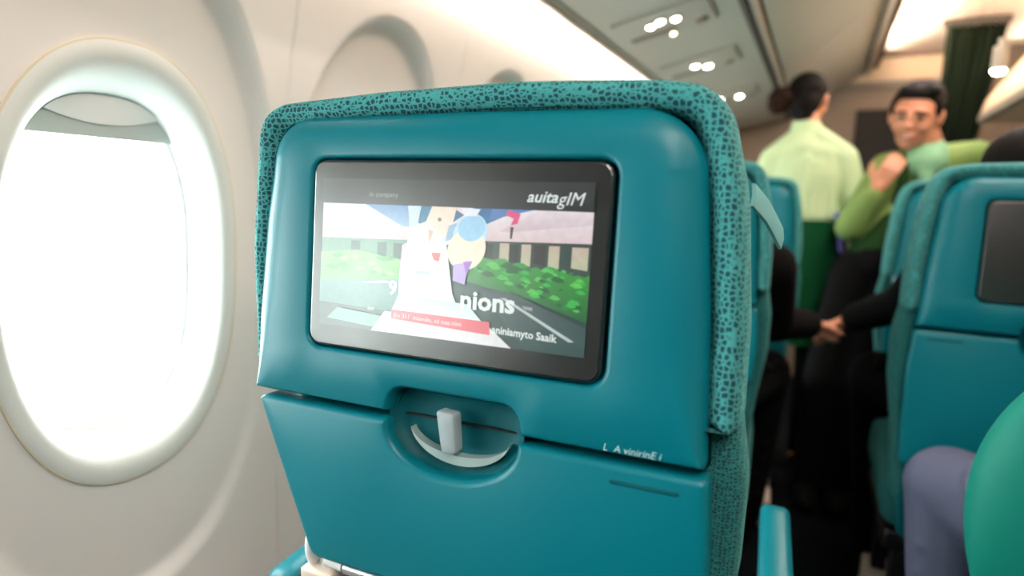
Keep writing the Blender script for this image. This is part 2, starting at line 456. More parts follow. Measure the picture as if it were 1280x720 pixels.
bm = bmesh.new(); cyl(bm, (0, 0, .09), (0, 0, .0), .026); cyl(bm, (0, 0, .12), (0, 0, .08), .012); box(bm, (.07, 0, .105), (.14, .02, .014), bev=.003); finish('housing', bm, M_TRIM, sp, smooth=40)
bm = bmesh.new(); ell(bm, (0, 0, 0), (.024, .024, .018)); finish('bulb', bm, M_LAMP, sp, smooth=60)

# ------------------------------------------------------------------ seats
TH = .0734; CT, ST = math.cos(TH), math.sin(TH)
class SeatFrame:
    def __init__(s, k, ztop, mirror, W=.30): s.k, s.z, s.m, s.W = k, ztop, mirror, W
    def __call__(s, u, w, n=0.):
        """u across, w up, n into the seat, from the screen's top left corner"""
        if s.m: u = s.W-u
        return Vector((s.k*u, s.k*(n*CT+w*ST), s.z+s.k*(w*CT-n*ST)))
    def down(s, u, w, n=0.):
        p = s(u, -.44, n); q = s(u, w, n); return q
DISP = (.0151, -.0201, .268, .1405)

def make_display(F, parent):
    """what the lit screen shows, as coloured emissive shapes on one thin sheet"""
    bm = bmesh.new(); cl = bm.loops.layers.color.new('Col')
    x0, y0, w, h = DISP
    lay = [0]
    pw = lambda s: s*1.18/(s*1.18+1-s)
    def pos(s, t): s = pw(s); return F(x0+w*s, y0-h*t, -.0016-.00001*lay[0])
    def poly(pts, c, c2=None, hv=False):
        lay[0] += 1
        vs = [bm.verts.new(pos(s, t)) for s, t in pts]
        f = bm.faces.new(vs)
        ts = [p[1 if not hv else 0] for p in pts]; a, b = min(ts), max(ts)
        for lp, tt in zip(f.loops, ts):
            g = (tt-a)/(b-a+1e-9); cc = c if c2 is None else tuple(p*(1-g)+q*g for p, q in zip(c, c2))
            lp[cl] = (*[v/255 for v in cc], 1)
    def oval(s, t, a, b, c, rot=0., n=28):
        poly([(s+a*math.cos(k*2*PI/n)*math.cos(rot)-b*math.sin(k*2*PI/n)*math.sin(rot), t+(b*math.sin(k*2*PI/n)*math.cos(rot)+a*math.cos(k*2*PI/n)*math.sin(rot))*1.0) for k in range(n)], c)
    poly([(0, 0), (1, 0), (1, 1), (0, 1)], (30, 66, 60))
    # canopy and soft pink soffit
    poly([(0, .165), (1, .165), (1, .36), (.58, .40), (.3, .40), (0, .42)], (238, 232, 238), (226, 196, 196))
    poly([(0, .165), (.22, .165), (.31, .30), (.3, .34), (.0, .24)], (225, 225, 232))
    poly([(.16, .165), (.32, .165), (.325, .30), (.30, .30)], (120, 160, 205), (150, 190, 222))
    poly([(.56, .165), (.73, .165), (.60, .27), (.56, .25)], (50, 110, 160), (60, 130, 175))
    poly([(.63, .165), (.74, .165), (.78, .165), (.62, .235)], (90, 130, 190))
    poly([(.80, .165), (1, .165), (1, .24), (.70, .30), (.66, .30)], (236, 226, 232), (214, 190, 196))
    poly([(.69, .17), (.735, .19), (.725, .25), (.70, .26), (.71, .22), (.68, .20)], (232, 80, 130))
    poly([(.70, .27), (.712, .27), (.708, .34), (.70, .34)], (70, 60, 74))
    # shaded arcade
    poly([(0, .40), (.33, .385), (.33, .56), (0, .56)], (110, 160, 135))
    poly([(.56, .365), (1, .345), (1, .60), (.56, .54)], (46, 70, 62))
    for s in (.11, .21, .27): poly([(s, .41), (s+.035, .41), (s+.035, .53), (s, .53)], (64, 96, 92))
    for s, ww in ((.665, .035), (.745, .035), (.845, .04), (.93, .06)): poly([(s, .37), (s+ww, .368), (s+ww, .50), (s, .49)], (206, 186, 168), (190, 196, 160))
    poly([(.60, .38), (.64, .38), (.64, .47), (.60, .47)], (24, 30, 34)); poly([(.70, .375), (.735, .375), (.735, .48), (.70, .48)], (26, 30, 36))
    poly([(.79, .37), (.835, .37), (.835, .49), (.79, .48)], (50, 42, 46))
    # hedges
    rnd = random.Random(3)
    top = [(.555+.0225*k, .455+.012*k/3+rnd.uniform(-.015, .015)) for k in range(20)]
    poly([(.55, .62)]+top+[(1, .52), (1, .80), (.80, .70)], (60, 165, 60), (14, 100, 40))
    for k in range(70):
        s = rnd.uniform(.58, .98); t = rnd.uniform(.50, .56+.2*(s-.55)/.45)
        a = rnd.uniform(.008, .028); poly([(s-a, t), (s-a*.3, t-a*.9), (s+a*.6, t-a*.5), (s+a, t+a*.3), (s, t+a*.6)], rnd.choice([(50, 190, 70), (20, 130, 50), (90, 200, 80), (10, 96, 40)]))
    poly([(0, .50), (.14, .47), (.33, .52), (.30, .66), (0, .72)], (150, 205, 130), (110, 180, 110))
    for k in range(24):
        s = rnd.uniform(.02, .28); t = rnd.uniform(.51, .63); a = rnd.uniform(.01, .03)
        poly([(s-a, t), (s, t-a), (s+a, t), (s, t+a*.6)], rnd.choice([(130, 200, 110), (170, 215, 140), (90, 170, 100)]))
    # paving and kerb lines
    poly([(.60, .66), (.72, .66), (1, .83), (1, 1), (.78, 1)], (70, 86, 88), (44, 80, 76))
    poly([(.68, .70), (.70, .70), (.96, .915), (.94, .92)], (190, 205, 200)); poly([(.76, .735), (.80, .74), (.80, .76), (.77, .755)], (150, 160, 160))
    poly([(0, .70), (.30, .64), (.30, .86), (0, .84)], (120, 165, 160), (74, 130, 120)); poly([(.16, .68), (.25, .66), (.27, .67), (.17, .69)], (230, 220, 200))
    poly([(.07, .87), (.28, .90), (.24, .98), (.03, .95)], (120, 170, 160))
    # pale figure in floating clothes at the centre
    poly([(.32, .165), (.40, .165), (.38, .28), (.33, .30)], (210, 230, 240))
    poly([(.37, .165), (.42, .165), (.385, .29), (.36, .27)], (60, 130, 165))
    poly([(.41, .165), (.51, .165), (.50, .26), (.44, .42), (.36, .42), (.34, .30), (.39, .26)], (246, 226, 206), (250, 236, 220))
    poly([(.335, .30), (.41, .28), (.47, .40), (.50, .70), (.54, .86), (.30, .84), (.30, .60)], (252, 246, 240), (250, 250, 248))
    poly([(.305, .42), (.325, .40), (.318, .56), (.30, .60)], (244, 200, 225))
    poly([(.50, .24), (.57, .22), (.55, .30), (.49, .40), (.44, .40)], (226, 232, 240)); poly([(.475, .28), (.505, .26), (.50, .36), (.465, .38)], (150, 190, 215))
    oval(.555, .33, .062, .13, (190, 226, 244), .12); oval(.545, .42, .07, .13, (248, 238, 214), .1); oval(.56, .29, .05, .08, (160, 210, 240), .1)
    poly([(.52, .17), (.59, .17), (.575, .215), (.53, .215)], (236, 240, 250)); poly([(.50, .18), (.53, .21), (.49, .26)], (60, 110, 150))
    oval(.44, .245, .007, .012, (120, 100, 90)); poly([(.40, .31), (.42, .32), (.405, .40)], (226, 196, 160))
    poly([(.415, .455), (.45, .455), (.445, .51), (.425, .50)], (240, 110, 110)); poly([(.50, .52), (.555, .50), (.545, .64), (.50, .62)], (196, 170, 232)); poly([(.535, .50), (.57, .49), (.55, .58)], (170, 110, 210))
    poly([(.36, .575), (.41, .575), (.41, .60), (.36, .60)], (190, 210, 224)); poly([(.32, .58), (.35, .58), (.35, .60), (.32, .60)], (210, 226, 230))
    # white floor wedge, banner
    poly([(.25, .86), (.64, .88), (.73, 1.0), (.20, 1.0)], (226, 232, 228), (240, 238, 240))
    poly([(.30, .74), (.56, .76), (.64, .90), (.27, .88)], (200, 236, 224), (246, 250, 248))
    poly([(.275, .845), (.645, .855), (.648, .935), (.275, .905)], (232, 96, 112))
    # header strip
    poly([(0, 0), (1, 0), (1, .165), (0, .165)], (44, 46, 48), (34, 38, 40))
    lay[0] += 2
    T = lambda s, t, slope=0.: (lambda a, b: F(x0+w*pw(s)+a, y0-h*t+b-slope*a, -.0016-.00001*lay[0]))
    wh = (.93, .97, .95)
    text_bm(bm, 'auita', .0135, T(.755, .118), shear=.3, bold=.0002, sx=1.05, col=wh, cl=cl)
    text_bm(bm, 'gIM', .0150, T(.868, .130), shear=.3, bold=.0, sx=.98, col=wh, cl=cl)
    text_bm(bm, 'in company', .0068, T(.175, .115), col=(.55, .6, .55), cl=cl)
    text_bm(bm, 'nions', .0225, T(.530, .785), bold=.0007, sx=1.08, col=wh, cl=cl)
    text_bm(bm, '9', .018, T(.262, .745), bold=.0006, col=wh, cl=cl)
    text_bm(bm, 'Em 311  maanaks, ad maa niim', .0058, T(.285, .893, .02), sx=.98, col=wh, cl=cl)
    text_bm(bm, 'aniniamyto Saaik', .0092, T(.655, .918, .03), bold=.0002, sx=.95, col=wh, cl=cl)
    text_bm(bm, 'ion', .006, T(.185, .865), col=wh, cl=cl)
    n0 = F(0, 0, -1)-F(0, 0, 0)
    for f in bm.faces:
        f.normal_update()
        if f.normal.dot(n0) < 0: f.normal_flip()
    o = finish('display', bm, M_DISPLAY, parent, recalc=False)
    return o
M_DISPLAY = bpy.data.materials.new('screen_picture'); M_DISPLAY.use_nodes = True
nt = M_DISPLAY.node_tree; b_ = nt.nodes['Principled BSDF']
at_ = nt.nodes.new('ShaderNodeAttribute'); at_.attribute_name = 'Col'
tc_ = nt.nodes.new('ShaderNodeTexCoord'); no_ = nt.nodes.new('ShaderNodeTexNoise'); no_.inputs['Scale'].default_value = 160; nt.links.new(tc_.outputs['Object'], no_.inputs['Vector'])
mr_ = nt.nodes.new('ShaderNodeMapRange'); mr_.inputs['To Min'].default_value = .85; mr_.inputs['To Max'].default_value = 1.15; nt.links.new(no_.outputs['Fac'], mr_.inputs['Value'])
vm_ = nt.nodes.new('ShaderNodeVectorMath'); vm_.operation = 'SCALE'; nt.links.new(at_.outputs['Color'], vm_.inputs[0]); nt.links.new(mr_.outputs['Result'], vm_.inputs['Scale'])
b_.inputs['Base Color'].default_value = (.006, .006, .007, 1); b_.inputs['Roughness'].default_value = .27; b_.inputs['Specular IOR Level'].default_value = 1.; b_.inputs['Coat Weight'].default_value = 1.; b_.inputs['Coat Roughness'].default_value = .3
nt.links.new(vm_.outputs['Vector'], b_.inputs['Emission Color']); b_.inputs['Emission Strength'].default_value = .48

def make_seat(k=1., ztop=1.1152, mirror=False, lit=False, name='airline_seat', tb=-.400, hero=False):
    root = empty(name); F = SeatFrame(k, ztop, mirror)
    def P(pts, n): return [F(p.x, p.y, n) for p in pts]
    # ---- upper shell, with the screen opening and the notch over the latch
    outer = rpoly([(-.057, .041, .042), (.150, .0435, .3), (.362, .042, .052), (.377, -.12, .3), (.384, -.2385, .004), (.229, -.2385, .003), (.222, -.2135, .012), (.101, -.2135, .014), (.095, -.2385, .003), (-.070, -.2385, .004), (-.077, -.155, .08), (-.071, -.06, .2)], 8)
    # densify straight runs so the rolled edge shades evenly
    outer = resample(outer, 360)
    def wt(p):
        if p.y < -.19 and .08 < p.x < .245: return .16
        if p.y < -.15: return max(.16, 1-.84*min(1, (-.15-p.y)/.085))
        if p.y > -.02: return 1-.35*min(1, (p.y+.02)/.05)
        return 1.
    rings = []
    for d, n in ((.036, 0.), (.029, .0007), (.022, .0022), (.015, .0046), (.009, .0076), (.004, .012), (.001, .017), (0., .022), (0., .036)):
        rings.append(P(inset(outer, d, wt), n))
    bm = bmesh.new(); vs = loft(bm, rings)
    op = resample(rpoly([(0, 0, .013), (.30, 0, .013), (.30, -.184, .014), (0, -.184, .014)], 10), 200)
    r2 = [P(inset(op, -.0045), 0.), P(inset(op, -.0025), .0006), P(inset(op, -.0006), .0022), P(op, .005), P(inset(op, .001), .016)]
    vo = loft(bm, r2)
    fill(bm, [vs[0], vo[0]]); 
    finish('back_shell', bm, M_SHELL, root, smooth=38)
    # ---- screen: black framed glass set into the opening
    bm = bmesh.new()
    g = resample(rpoly([(.0025, -.0025, .011), (.2975, -.0025, .011), (.2975, -.1815, .012), (.0025, -.1815, .012)], 10), 160)
    v = loft(bm, [P(g, .016), P(inset(g, .000), .0010), P(inset(g, .0012), -.0008), P(inset(g, .0025), -.0014)])
    fill(bm, [v[-1]])
    sc = finish('screen', bm, M_GLASS, root)
    if lit: make_display(F, sc)
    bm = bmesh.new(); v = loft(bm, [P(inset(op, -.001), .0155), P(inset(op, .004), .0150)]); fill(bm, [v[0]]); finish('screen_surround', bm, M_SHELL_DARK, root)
    # ---- tray table
    arc = [(.229-.067+.067*math.cos(a)+0, -.2435-.0445*math.sin(a)**.9 if math.sin(a) > 0 else -.2435) for a in [PI*i/16 for i in range(17)]]
    tr = [(-.064, -.2435, .004), (-.02, -.2435, 0)]+[(x, y, 0) for x, y in arc[::-1]]+[(.34, -.2435, 0), (.386, -.2435, .006), (.392, -.32, .2), (.388, tb, .012), (.012-(tb+.4)*.2, tb, .014)]
    tro = resample(rpoly(tr, 8), 320)
    bm = bmesh.new()
    rr = [P(inset(tro, d), n) for d, n in ((.006, .0), (.0035, .0006), (.0015, .0020), (.0003, .0045), (0., .009), (0., .026))]
    v = loft(bm, rr); fill(bm, [v[0]]); fill(bm, [v[-1]])
    tt = finish('tray_table', bm, M_SHELL, root, smooth=38)
    bm = bmesh.new()                                            # little recessed slot under the seam
    q = resample(rpoly([(.310, -.256, .002), (.366, -.256, .002), (.366, -.2595, .0015), (.310, -.2595, .0015)], 4), 40)
    v = loft(bm, [P(q, .001), P(q, -.0006), P(inset(q, .0006), -.0009)]); fill(bm, [v[-1]]); finish('slot_trim', bm, M_SHELL_DARK, tt)
    # ---- latch recess: a dish behind the notch
    bm = bmesh.new()
    dz = resample(rpoly([(.094, -.210, .016), (.230, -.210, .016), (.232, -.252, .03), (.205, -.285, .03), (.162, -.2925, .05), (.118, -.282, .03), (.092, -.252, .03)], 8), 120)
    rr = [P(dz, .010)]
    for j, (sc_, n) in enumerate(((.97, .014), (.90, .019), (.78, .0225), (.55, .024), (.25, .0245))):
        c = Vector((.162, -.245)); rr.append(P([c+(p-c)*sc_ for p in dz], n))
    v = loft(bm, rr); fill(bm, [v[-1]])
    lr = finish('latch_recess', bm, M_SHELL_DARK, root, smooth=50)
    bm = bmesh.new(); box(bm, F(.162, -.2405, .0225), (.126*k, .0035, .0016)); finish('seam_line', bm, M_BLACK, lr)
    # highlight in the bowl, modelled as a pale crescent piece
    bm = bmesh.new()
    up, lo = [], []
    for i in range(25):
        a = PI*(.06+.88*i/24); up.append(Vector((.166+.052*math.cos(a), -.246-.0235*math.sin(a))))
        lo.append(Vector((.166+.052*math.cos(a), -.246-.0235*math.sin(a)-.0085*math.sin(PI*i/24)-.0003)))
    lp = up+lo[::-1]
    v = loft(bm, [P(lp, .024), P(lp, .013), ]); fill(bm, [v[-1]])
    finish('highlight_crescent', bm, M_HIGHLIGHT, lr, smooth=40)
    # latch
    bm = bmesh.new()
    lt = resample(rpoly([(.1475, -.2265, .0025), (.1665, -.2275, .0025), (.1705, -.2645, .003), (.1555, -.2645, .003)], 6), 60)
    v = loft(bm, [P(lt, .014), P(lt, .0020), P(inset(lt, .0007), .0006), P(inset(lt, .0018), .0001)]); fill(bm, [v[-1]])
    finish('latch', bm, M_GREYLATCH, root, smooth=40)
    # ---- headrest fabric wrapped round the shell
    fab = resample(rpoly([(-.086, .036, .04), (-.067, .058, .04), (.06, .066, .3), (.20, .0700, .4), (.33, .0665, .3), (.375, .057, .06), (.394, -.02, .2), (.404, -.13, .2), (.405, -.207, .006), (-.080, -.207, .006), (-.090, -.09, .2)], 8), 300)
    bm = bmesh.new()
    def hem(d):
        q = inset(fab, d)
        for a, b in zip(fab, q):
            if a.y < -.19: b.y = a.y
        return q
    rr = [P(hem(d), n) for d, n in ((.030, .026), (.020, .0135), (.0135, .0085), (.007, .010), (.0025, .018), (0., .030), (-.0015, .05), (-.0015, .09), (.002, .112), (.010, .130), (.024, .142), (.05, .150))]
    rr.insert(0, P(hem(.030), .040))
    v = loft(bm, rr); fill(bm, [v[-1]]); fill(bm, [v[0]])
    finish('headrest_cover', bm, M_KNIT, root, smooth=60)
    # dark gap line between shell and cover
    bm = bmesh.new(); rr = [P(inset(outer, -.0018), .016), P(inset(outer, -.0018), .034), P(inset(outer, .01), .034)]
    loft(bm, rr); finish('edge_gasket', bm, M_SHELL_DARK, root, smooth=50)
    # ---- backrest cushion
    cu = resample(rpoly([(-.050, -.19, .02), (.400, -.19, .02), (.412, -.26, .1), (.411, -.34, .1), (.394, -.46, .1), (.384, -.62, .06), (.03, -.62, .06), (.02, -.46, .1), (-.02, -.33, .1)], 8), 240)
    bm = bmesh.new()
    rr = [P(inset(cu, d), n) for d, n in ((.03, .036), (.012, .032), (.003, .038), (-.001, .05), (-.003, .09), (0., .125), (.012, .15), (.035, .165), (.07, .170))]
    v = loft(bm, rr); fill(bm, [v[-1]]); fill(bm, [v[0]])
    finish('backrest_cushion', bm, M_RIB, root, smooth=60)
    # ---- loop tab on the side of the headrest (window column seats)
    # ---- lower back panel, tray arm, brackets
    bm = bmesh.new()
    lb = resample(rpoly([(.03, -.43, .012), (.382, -.43, .012), (.376, -.66, .03), (.05, -.66, .03)], 8), 160)
    v = loft(bm, [P(inset(lb, .006), .030), P(lb, .036), P(lb, .06)]); fill(bm, [v[0]])
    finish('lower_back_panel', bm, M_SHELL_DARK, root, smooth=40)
    bm = bmesh.new(); cyl(bm, F(.046, tb-.0085, .014), F(.372, tb-.0105, .014), .0065*k); finish('tray_arm', bm, M_SILVER, root, smooth=40)
    bm = bmesh.new(); cyl(bm, F(.022, tb-.0065, .014), F(.044, tb-.0075, .014), .0062*k); finish('hinge_barrel', bm, M_WHITEPL, root, smooth=40)
    bm = bmesh.new(); ell(bm, F(.0, tb+.002, .020), (.0075*k, .011*k, .024*k)); br = finish('hinge_bracket', bm, M_WHITEPL, root, smooth=60)
    bm = bmesh.new(); box(bm, F(.014, tb-.032, .022), (.040*k, .03*k, .030*k), bev=.004); finish('hinge_block', bm, M_CREAMPL, br, smooth=40)
    # ---- seat pan, legs, arms
    x0, x1 = (F(-.02, 0).x, F(.40, 0).x); xa, xb = min(x0, x1), max(x0, x1)
    yb = F(0, -.6, .03).y
    bm = bmesh.new(); box(bm, ((xa+xb)/2, yb+.27, .44), (xb-xa, .46, .13), bev=.045); finish('seat_cushion', bm, M_RIB, root, smooth=50)
    bm = bmesh.new(); box(bm, ((xa+xb)/2, yb+.25, .35), (xb-xa-.02, .42, .05), bev=.012); finish('seat_frame', bm, M_BLACK, root, smooth=40)
    for lx in (xa+.05, xb-.05):
        for ly in (yb+.07, yb+.40):
            bm = bmesh.new(); box(bm, (lx, ly, .165), (.035, .05, .33), bev=.006); lg = finish('leg', bm, M_BLACK, root, smooth=40)
            bm = bmesh.new(); box(bm, (lx, ly, .05), (.07, .12, .10), bev=.012); finish('foot_cover', bm, M_CREAMPL, lg, smooth=40)
    for s, xx, y9 in ((-1, xa-.09 if hero else xa-.028, 0), (1, .458 if hero else xb+.022, .14)):
        if hero or (s < 0) != mirror:
            bm = bmesh.new()
            prof = resample(rpoly([(yb+.06, .614, .02), (yb+.40+y9, .620, .025), (yb+.41+y9, .575, .02), (yb+.05, .560, .02)], 8), 60)
            w2 = .021
            rr = []
            for dx, ins in ((-w2, .008), (-w2+.003, .003), (-w2+.009, 0), (w2-.009, 0), (w2-.003, .003), (w2, .008)):
                rr.append([Vector((xx+dx, p.x, p.y)) for p in inset(prof, ins)])
            v = loft(bm, rr); fill(bm, [v[0]]); fill(bm, [v[-1]])
            ar = finish('armrest', bm, M_SHELL, root, smooth=45)
            bm = bmesh.new(); box(bm, (xx, yb+.14, .46), (.030, .12, .22), bev=.008); box(bm, (xx*.5+(xb if s > 0 else xa)*.5, yb+.14, .37), (abs(xx-(xb if s > 0 else xa))+.02, .08, .03), bev=.004); finish('armrest_support', bm, M_BLACK, ar, smooth=40)
    return root, F

G1 = 'teal airline seats on the window side'; G2 = 'teal airline seats across the aisle'
HERO = (-.4454, .4486, 0); PSI = .0716
seat, FH = make_seat(lit=True, hero=True)
seat.location = HERO; seat.rotation_euler = (0, 0, PSI)
tag(seat, 'large teal airline seat back in front with a lit entertainment screen', 'seat', G1)
# embossed maker's line above the seam, and webbing loop, on the front seat only
bm = bmesh.new()
text_bm(bm, 'L  A vinirinE i', .0085, lambda a, b: FH(.303+a, -.2335+b, -.0004), shear=.2, sx=1.0)
finish('small_lettering', bm, mat('lettering_silver', (170, 215, 220), rough=.4), seat)
bm = bmesh.new()
pr = [(.396, -.016, .110), (.408, -.028, .135), (.416, -.040, .155), (.423, -.052, .168)]
rr = []
for i, (u, w, n) in enumerate(pr):
    hw = .010
    c = FH(u, w, n)
    rr.append([c+Vector((.002, 0, hw)), c+Vector((.0035, .0, 0)), c+Vector((.002, 0, -hw)), c+Vector((-.001, 0, -hw)), c+Vector((0, 0, 0)), c+Vector((-.001, 0, hw))])
v = loft(bm, rr); fill(bm, [v[0]]); fill(bm, [v[-1]])
finish('webbing_tab', bm, M_TAB, seat, smooth=50)

plain, _ = make_seat(lit=False)
plain.location = (HERO[0]-.045, HERO[1]+.88, 0); plain.rotation_euler = (0, 0, PSI)
tag(plain, 'teal seat directly ahead of the big screen seat, its edge peeking out behind it', 'seat', G1)
s3 = copy_tree(plain); s3.location = (HERO[0]-.01, HERO[1]+1.66, 0)
tag(s3, 'third teal seat along the window side, beside the woman in the aisle', 'seat', G1)

r1, _ = make_seat(k=1.11, ztop=1.110, mirror=True, tb=-.50)
r1.location = (.285, 1.50, 0)
tag(r1, 'teal seat across the aisle at the right edge with a dark blank screen', 'seat', G2)
r2 = copy_tree(r1); r2.location = (.305, 2.27, 0)
tag(r2, 'teal seat just ahead of the dark screen seat, in front of the bending man', 'seat', G2)

# ------------------------------------------------------------------ people
SKIN = mat('skin_warm', (205, 140, 110), rough=.5); SKIN_D = mat('skin_tan', (196, 134, 104), rough=.5)
HAIR = mat('black_brown_hair', (14, 9, 7), rough=.75, spec=.15, bump=.4, bump_scale=500)
BUN = mat('brown_hair', (34, 17, 8), rough=.75, spec=.15, bump=.4, bump_scale=500)
BLOUSE = mat('pale_green_blouse', (186, 208, 162), rough=.8, noise_amt=.08, noise_scale=6)
SKIRT = mat('deep_green_skirt', (8, 66, 36), rough=.85, spec=.12)
SHIRT = mat('leaf_green_shirt', (112, 138, 72), rough=.8, noise_amt=.1, noise_scale=8)
COLLAR = mat('mint_collar', (130, 180, 140), rough=.8)
VEST = mat('dark_green_vest', (28, 56, 26), rough=.85, spec=.12)
DARK = mat('black_cloth', (5, 5, 6), rough=.9, spec=.12)
DARKBROWN = mat('dark_brown_cloth', (12, 9, 9), rough=.95, spec=.12)
JEANS = mat('lavender_grey_trousers', (104, 108, 134), rough=.85, spec=.12, noise_amt=.12, noise_scale=9)
SHOE = mat('black_shoe', (6, 6, 6), rough=.8, spec=.15)
EYEW = mat('eye_white', (150, 140, 132), rough=.3); EYED = mat('eye_dark', (20, 12, 8), rough=.3); LIP = mat('lip', (150, 80, 70), rough=.5); TEETH = mat('teeth', (225, 220, 210), rough=.4)

def look(fwd, up=(0, 0, 1), roll=0.):
    """head matrix: +y is where the face points, +z the crown"""
    f = Vector(fwd).normalized(); x = f.cross(Vector(up)).normalized(); z = x.cross(f)
    m = Matrix((x, f, z)).transposed()
    return m @ Matrix.Rotation(roll, 3, 'Y')
def head_prims(bm, c, R, s=1.):
    m = Matrix.Translation(c) @ R.to_4x4() @ Matrix.Scale(s, 4)
    E = lambda p, r, rot=None: ell(bm, Vector(p), r, rot, 18, m)
    E((0, -.012, .030), (.077, .094, .088))          # cranium
    E((0, .030, .0), (.066, .062, .085))             # face mass
    E((0, .040, -.062), (.046, .048, .042))          # jaw
    E((0, .066, -.088), (.024, .022, .020))          # chin
    for sx in (-1, 1):
        E((sx*.036, .058, -.022), (.026, .028, .026))    # cheeks
        E((sx*.030, .078, .030), (.026, .016, .010))     # brow ridge
        E((sx*.079, -.004, .0), (.009, .020, .032), Euler((.2, 0, sx*.3)))  # ears
        E((sx*.011, .102, -.022), (.010, .010, .008))    # nostrils
    E((0, .094, .0), (.010, .016, .030), Euler((-.35, 0, 0)))  # nose bridge
    E((0, .110, -.017), (.012, .013, .011))          # nose tip
    E((0, .088, -.050), (.026, .010, .007)); E((0, .084, -.060), (.022, .010, .008))   # lips
    return m
def add_face(parent, m, smile=True):
    def part(name, mt, prims):
        bm = bmesh.new()
        for p, r, rot in prims: ell(bm, Vector(p), r, rot, 14, m)
        return finish(name, bm, mt, parent, smooth=60)
    for sx in (-1, 1):
        e = part('eye', EYEW, [((sx*.030, .080, .010), (.015, .009, .007), None)])
        bm = bmesh.new(); ell(bm, Vector((sx*.030-.004, .0865, .010)), (.009, .004, .0065), None, 12, m); finish('iris', bm, EYED, e, smooth=60)
        part('eyebrow', HAIR, [((sx*.031, .0905, .031), (.019, .006, .0045), Euler((0, sx*.12, 0))), ((sx*.020, .0925, .030), (.010, .005, .004), None)])
    part('mouth', LIP, [((0, .0945, -.0560), (.026, .006, .005), None), ((-.022, .090, -.052), (.009, .006, .004), Euler((0, .5, 0))), ((.022, .090, -.052), (.009, .006, .004), Euler((0, -.5, 0)))])
    if smile: part('teeth', TEETH, [((0, .0985, -.0555), (.018, .004, .0028), None)])
def hand(bm, wrist, direc, palmn, s=1., curl=.5, thumb=1):
    """palm with four unequal bent fingers and a thumb from its side"""
    d = Vector(direc).normalized(); n = Vector(palmn); n = (n-n.dot(d)*d).normalized(); x = d.cross(n)*thumb
    w = Vector(wrist)
    cap(bm, w-d*.03*s, .024*s, w+d*.005, .022*s)
    for q in (-.026, -.009, .009, .026): cap(bm, w+d*.012*s+x*q*.7*s, .014*s, w+d*.078*s+x*q*s, .0115*s)
    for q, L in ((-.028, .060), (-.0095, .074), (.0095, .080), (.028, .072)):
        a = w+d*.080*s+x*q*s; dd = d; k = curl
        for seg, (fr, rr) in enumerate(((.45, .0095), (.30, .0088), (.25, .0080))):
            dd = (dd*math.cos(k)+n*math.sin(k)).normalized(); b = a+dd*L*fr*s
            cap(bm, a, rr*s, b, rr*.93*s, 10); a = b; k = curl*1.0
            n2 = n
    a = w+d*.022*s+x*.026*s; b = a+(d*.55+x*.75+n*.25).normalized()*.036*s; c = b+(d*.9+x*.3+n*.35).normalized()*.030*s
    cap(bm, a, .0135*s, b, .0115*s, 10); cap(bm, b, .0112*s, c, .0098*s, 10)

def V3(*a): return Vector(a)
def person(loc, label):
    return empty('person', loc, label=label, cat='person')
def into(root, objs=None):
    """children modelled in world space: shift their meshes so the root can sit at the feet"""
    def rec(o):
        for c in o.children:
            c.data.transform(Matrix.Translation(-root.location)); rec(c)
    rec(root)

# --- woman standing in the aisle, back turned
W = person((-.08, 3.25, 0), 'woman with a dark hair bun in a pale green blouse, standing with her back turned')
bm = bmesh.new()
hc = V3(-.112, 3.29, 1.585); R = look((.35, 1, -.12))
head_prims(bm, hc, R, 1.02)
cap(bm, (-.115, 3.275, 1.52), .05, (-.11, 3.25, 1.40), .055)
ell(bm, (-.09, 3.25, 1.22), (.15, .085, .19)); ell(bm, (-.085, 3.25, .98), (.145, .09, .12))
for sx, hand_p in ((-1, V3(-.34, 3.33, .88)), (1, V3(.165, 3.36, .86))):
    sh = V3(-.09+sx*.140, 3.25, 1.315); el = V3(-.09+sx*.230, 3.24, 1.08)
    cap(bm, sh, .036, el, .034); cap(bm, el, .034, hand_p, .024)
    hand(bm, hand_p, (hand_p-el), (-sx, 0, 0), .95, .35, sx)
for sx in (-1, 1):
    cap(bm, (-.085+sx*.08, 3.25, .93), .08, (-.085+sx*.075, 3.25, .50), .052); cap(bm, (-.085+sx*.075, 3.25, .50), .05, (-.085+sx*.07, 3.25, .09), .032)
    cap(bm, (-.085+sx*.07, 3.24, .045), .036, (-.085+sx*.075, 3.38, .030), .028)
fuse('body', bm, SKIN, W, .007)
m = Matrix.Translation(hc) @ R.to_4x4()
add_face(W, m @ Matrix.Scale(1.02, 4), False)
bm = bmesh.new()
ell(bm, V3(0, -.026, .042), (.088, .098, .088), None, 20, m); ell(bm, V3(0, -.05, -.01), (.076, .07, .075), None, 20, m); ell(bm, V3(0, -.055, -.068), (.054, .045, .038), None, 20, m)
fuse('hair', bm, HAIR, W, .006)
bm = bmesh.new()
ell(bm, (-.226, 3.225, 1.598), (.062, .06, .050)); ell(bm, (-.240, 3.225, 1.562), (.050, .05, .042)); ell(bm, (-.18, 3.24, 1.59), (.035, .04, .035))
fuse('hair_bun', bm, BUN, W, .006)
bm = bmesh.new()
ell(bm, (-.09, 3.25, 1.21), (.175, .105, .20)); ell(bm, (-.085, 3.25, 1.06), (.158, .105, .16)); ell(bm, (-.09, 3.25, 1.33), (.17, .085, .075))
cap(bm, (-.112, 3.262, 1.43), .060, (-.11, 3.25, 1.36), .085)
for sx, hp in ((-1, V3(-.34, 3.33, .88)), (1, V3(.165, 3.36, .86))):
    cap(bm, (-.1+sx*.03, 3.255, 1.425), .050, (-.09+sx*.145, 3.25, 1.335), .050); sh = V3(-.09+sx*.152, 3.25, 1.318); el = V3(-.09+sx*.230, 3.24, 1.08)
    cap(bm, sh, .060, el, .056); cap(bm, el, .055, el.lerp(hp, .85), .042)
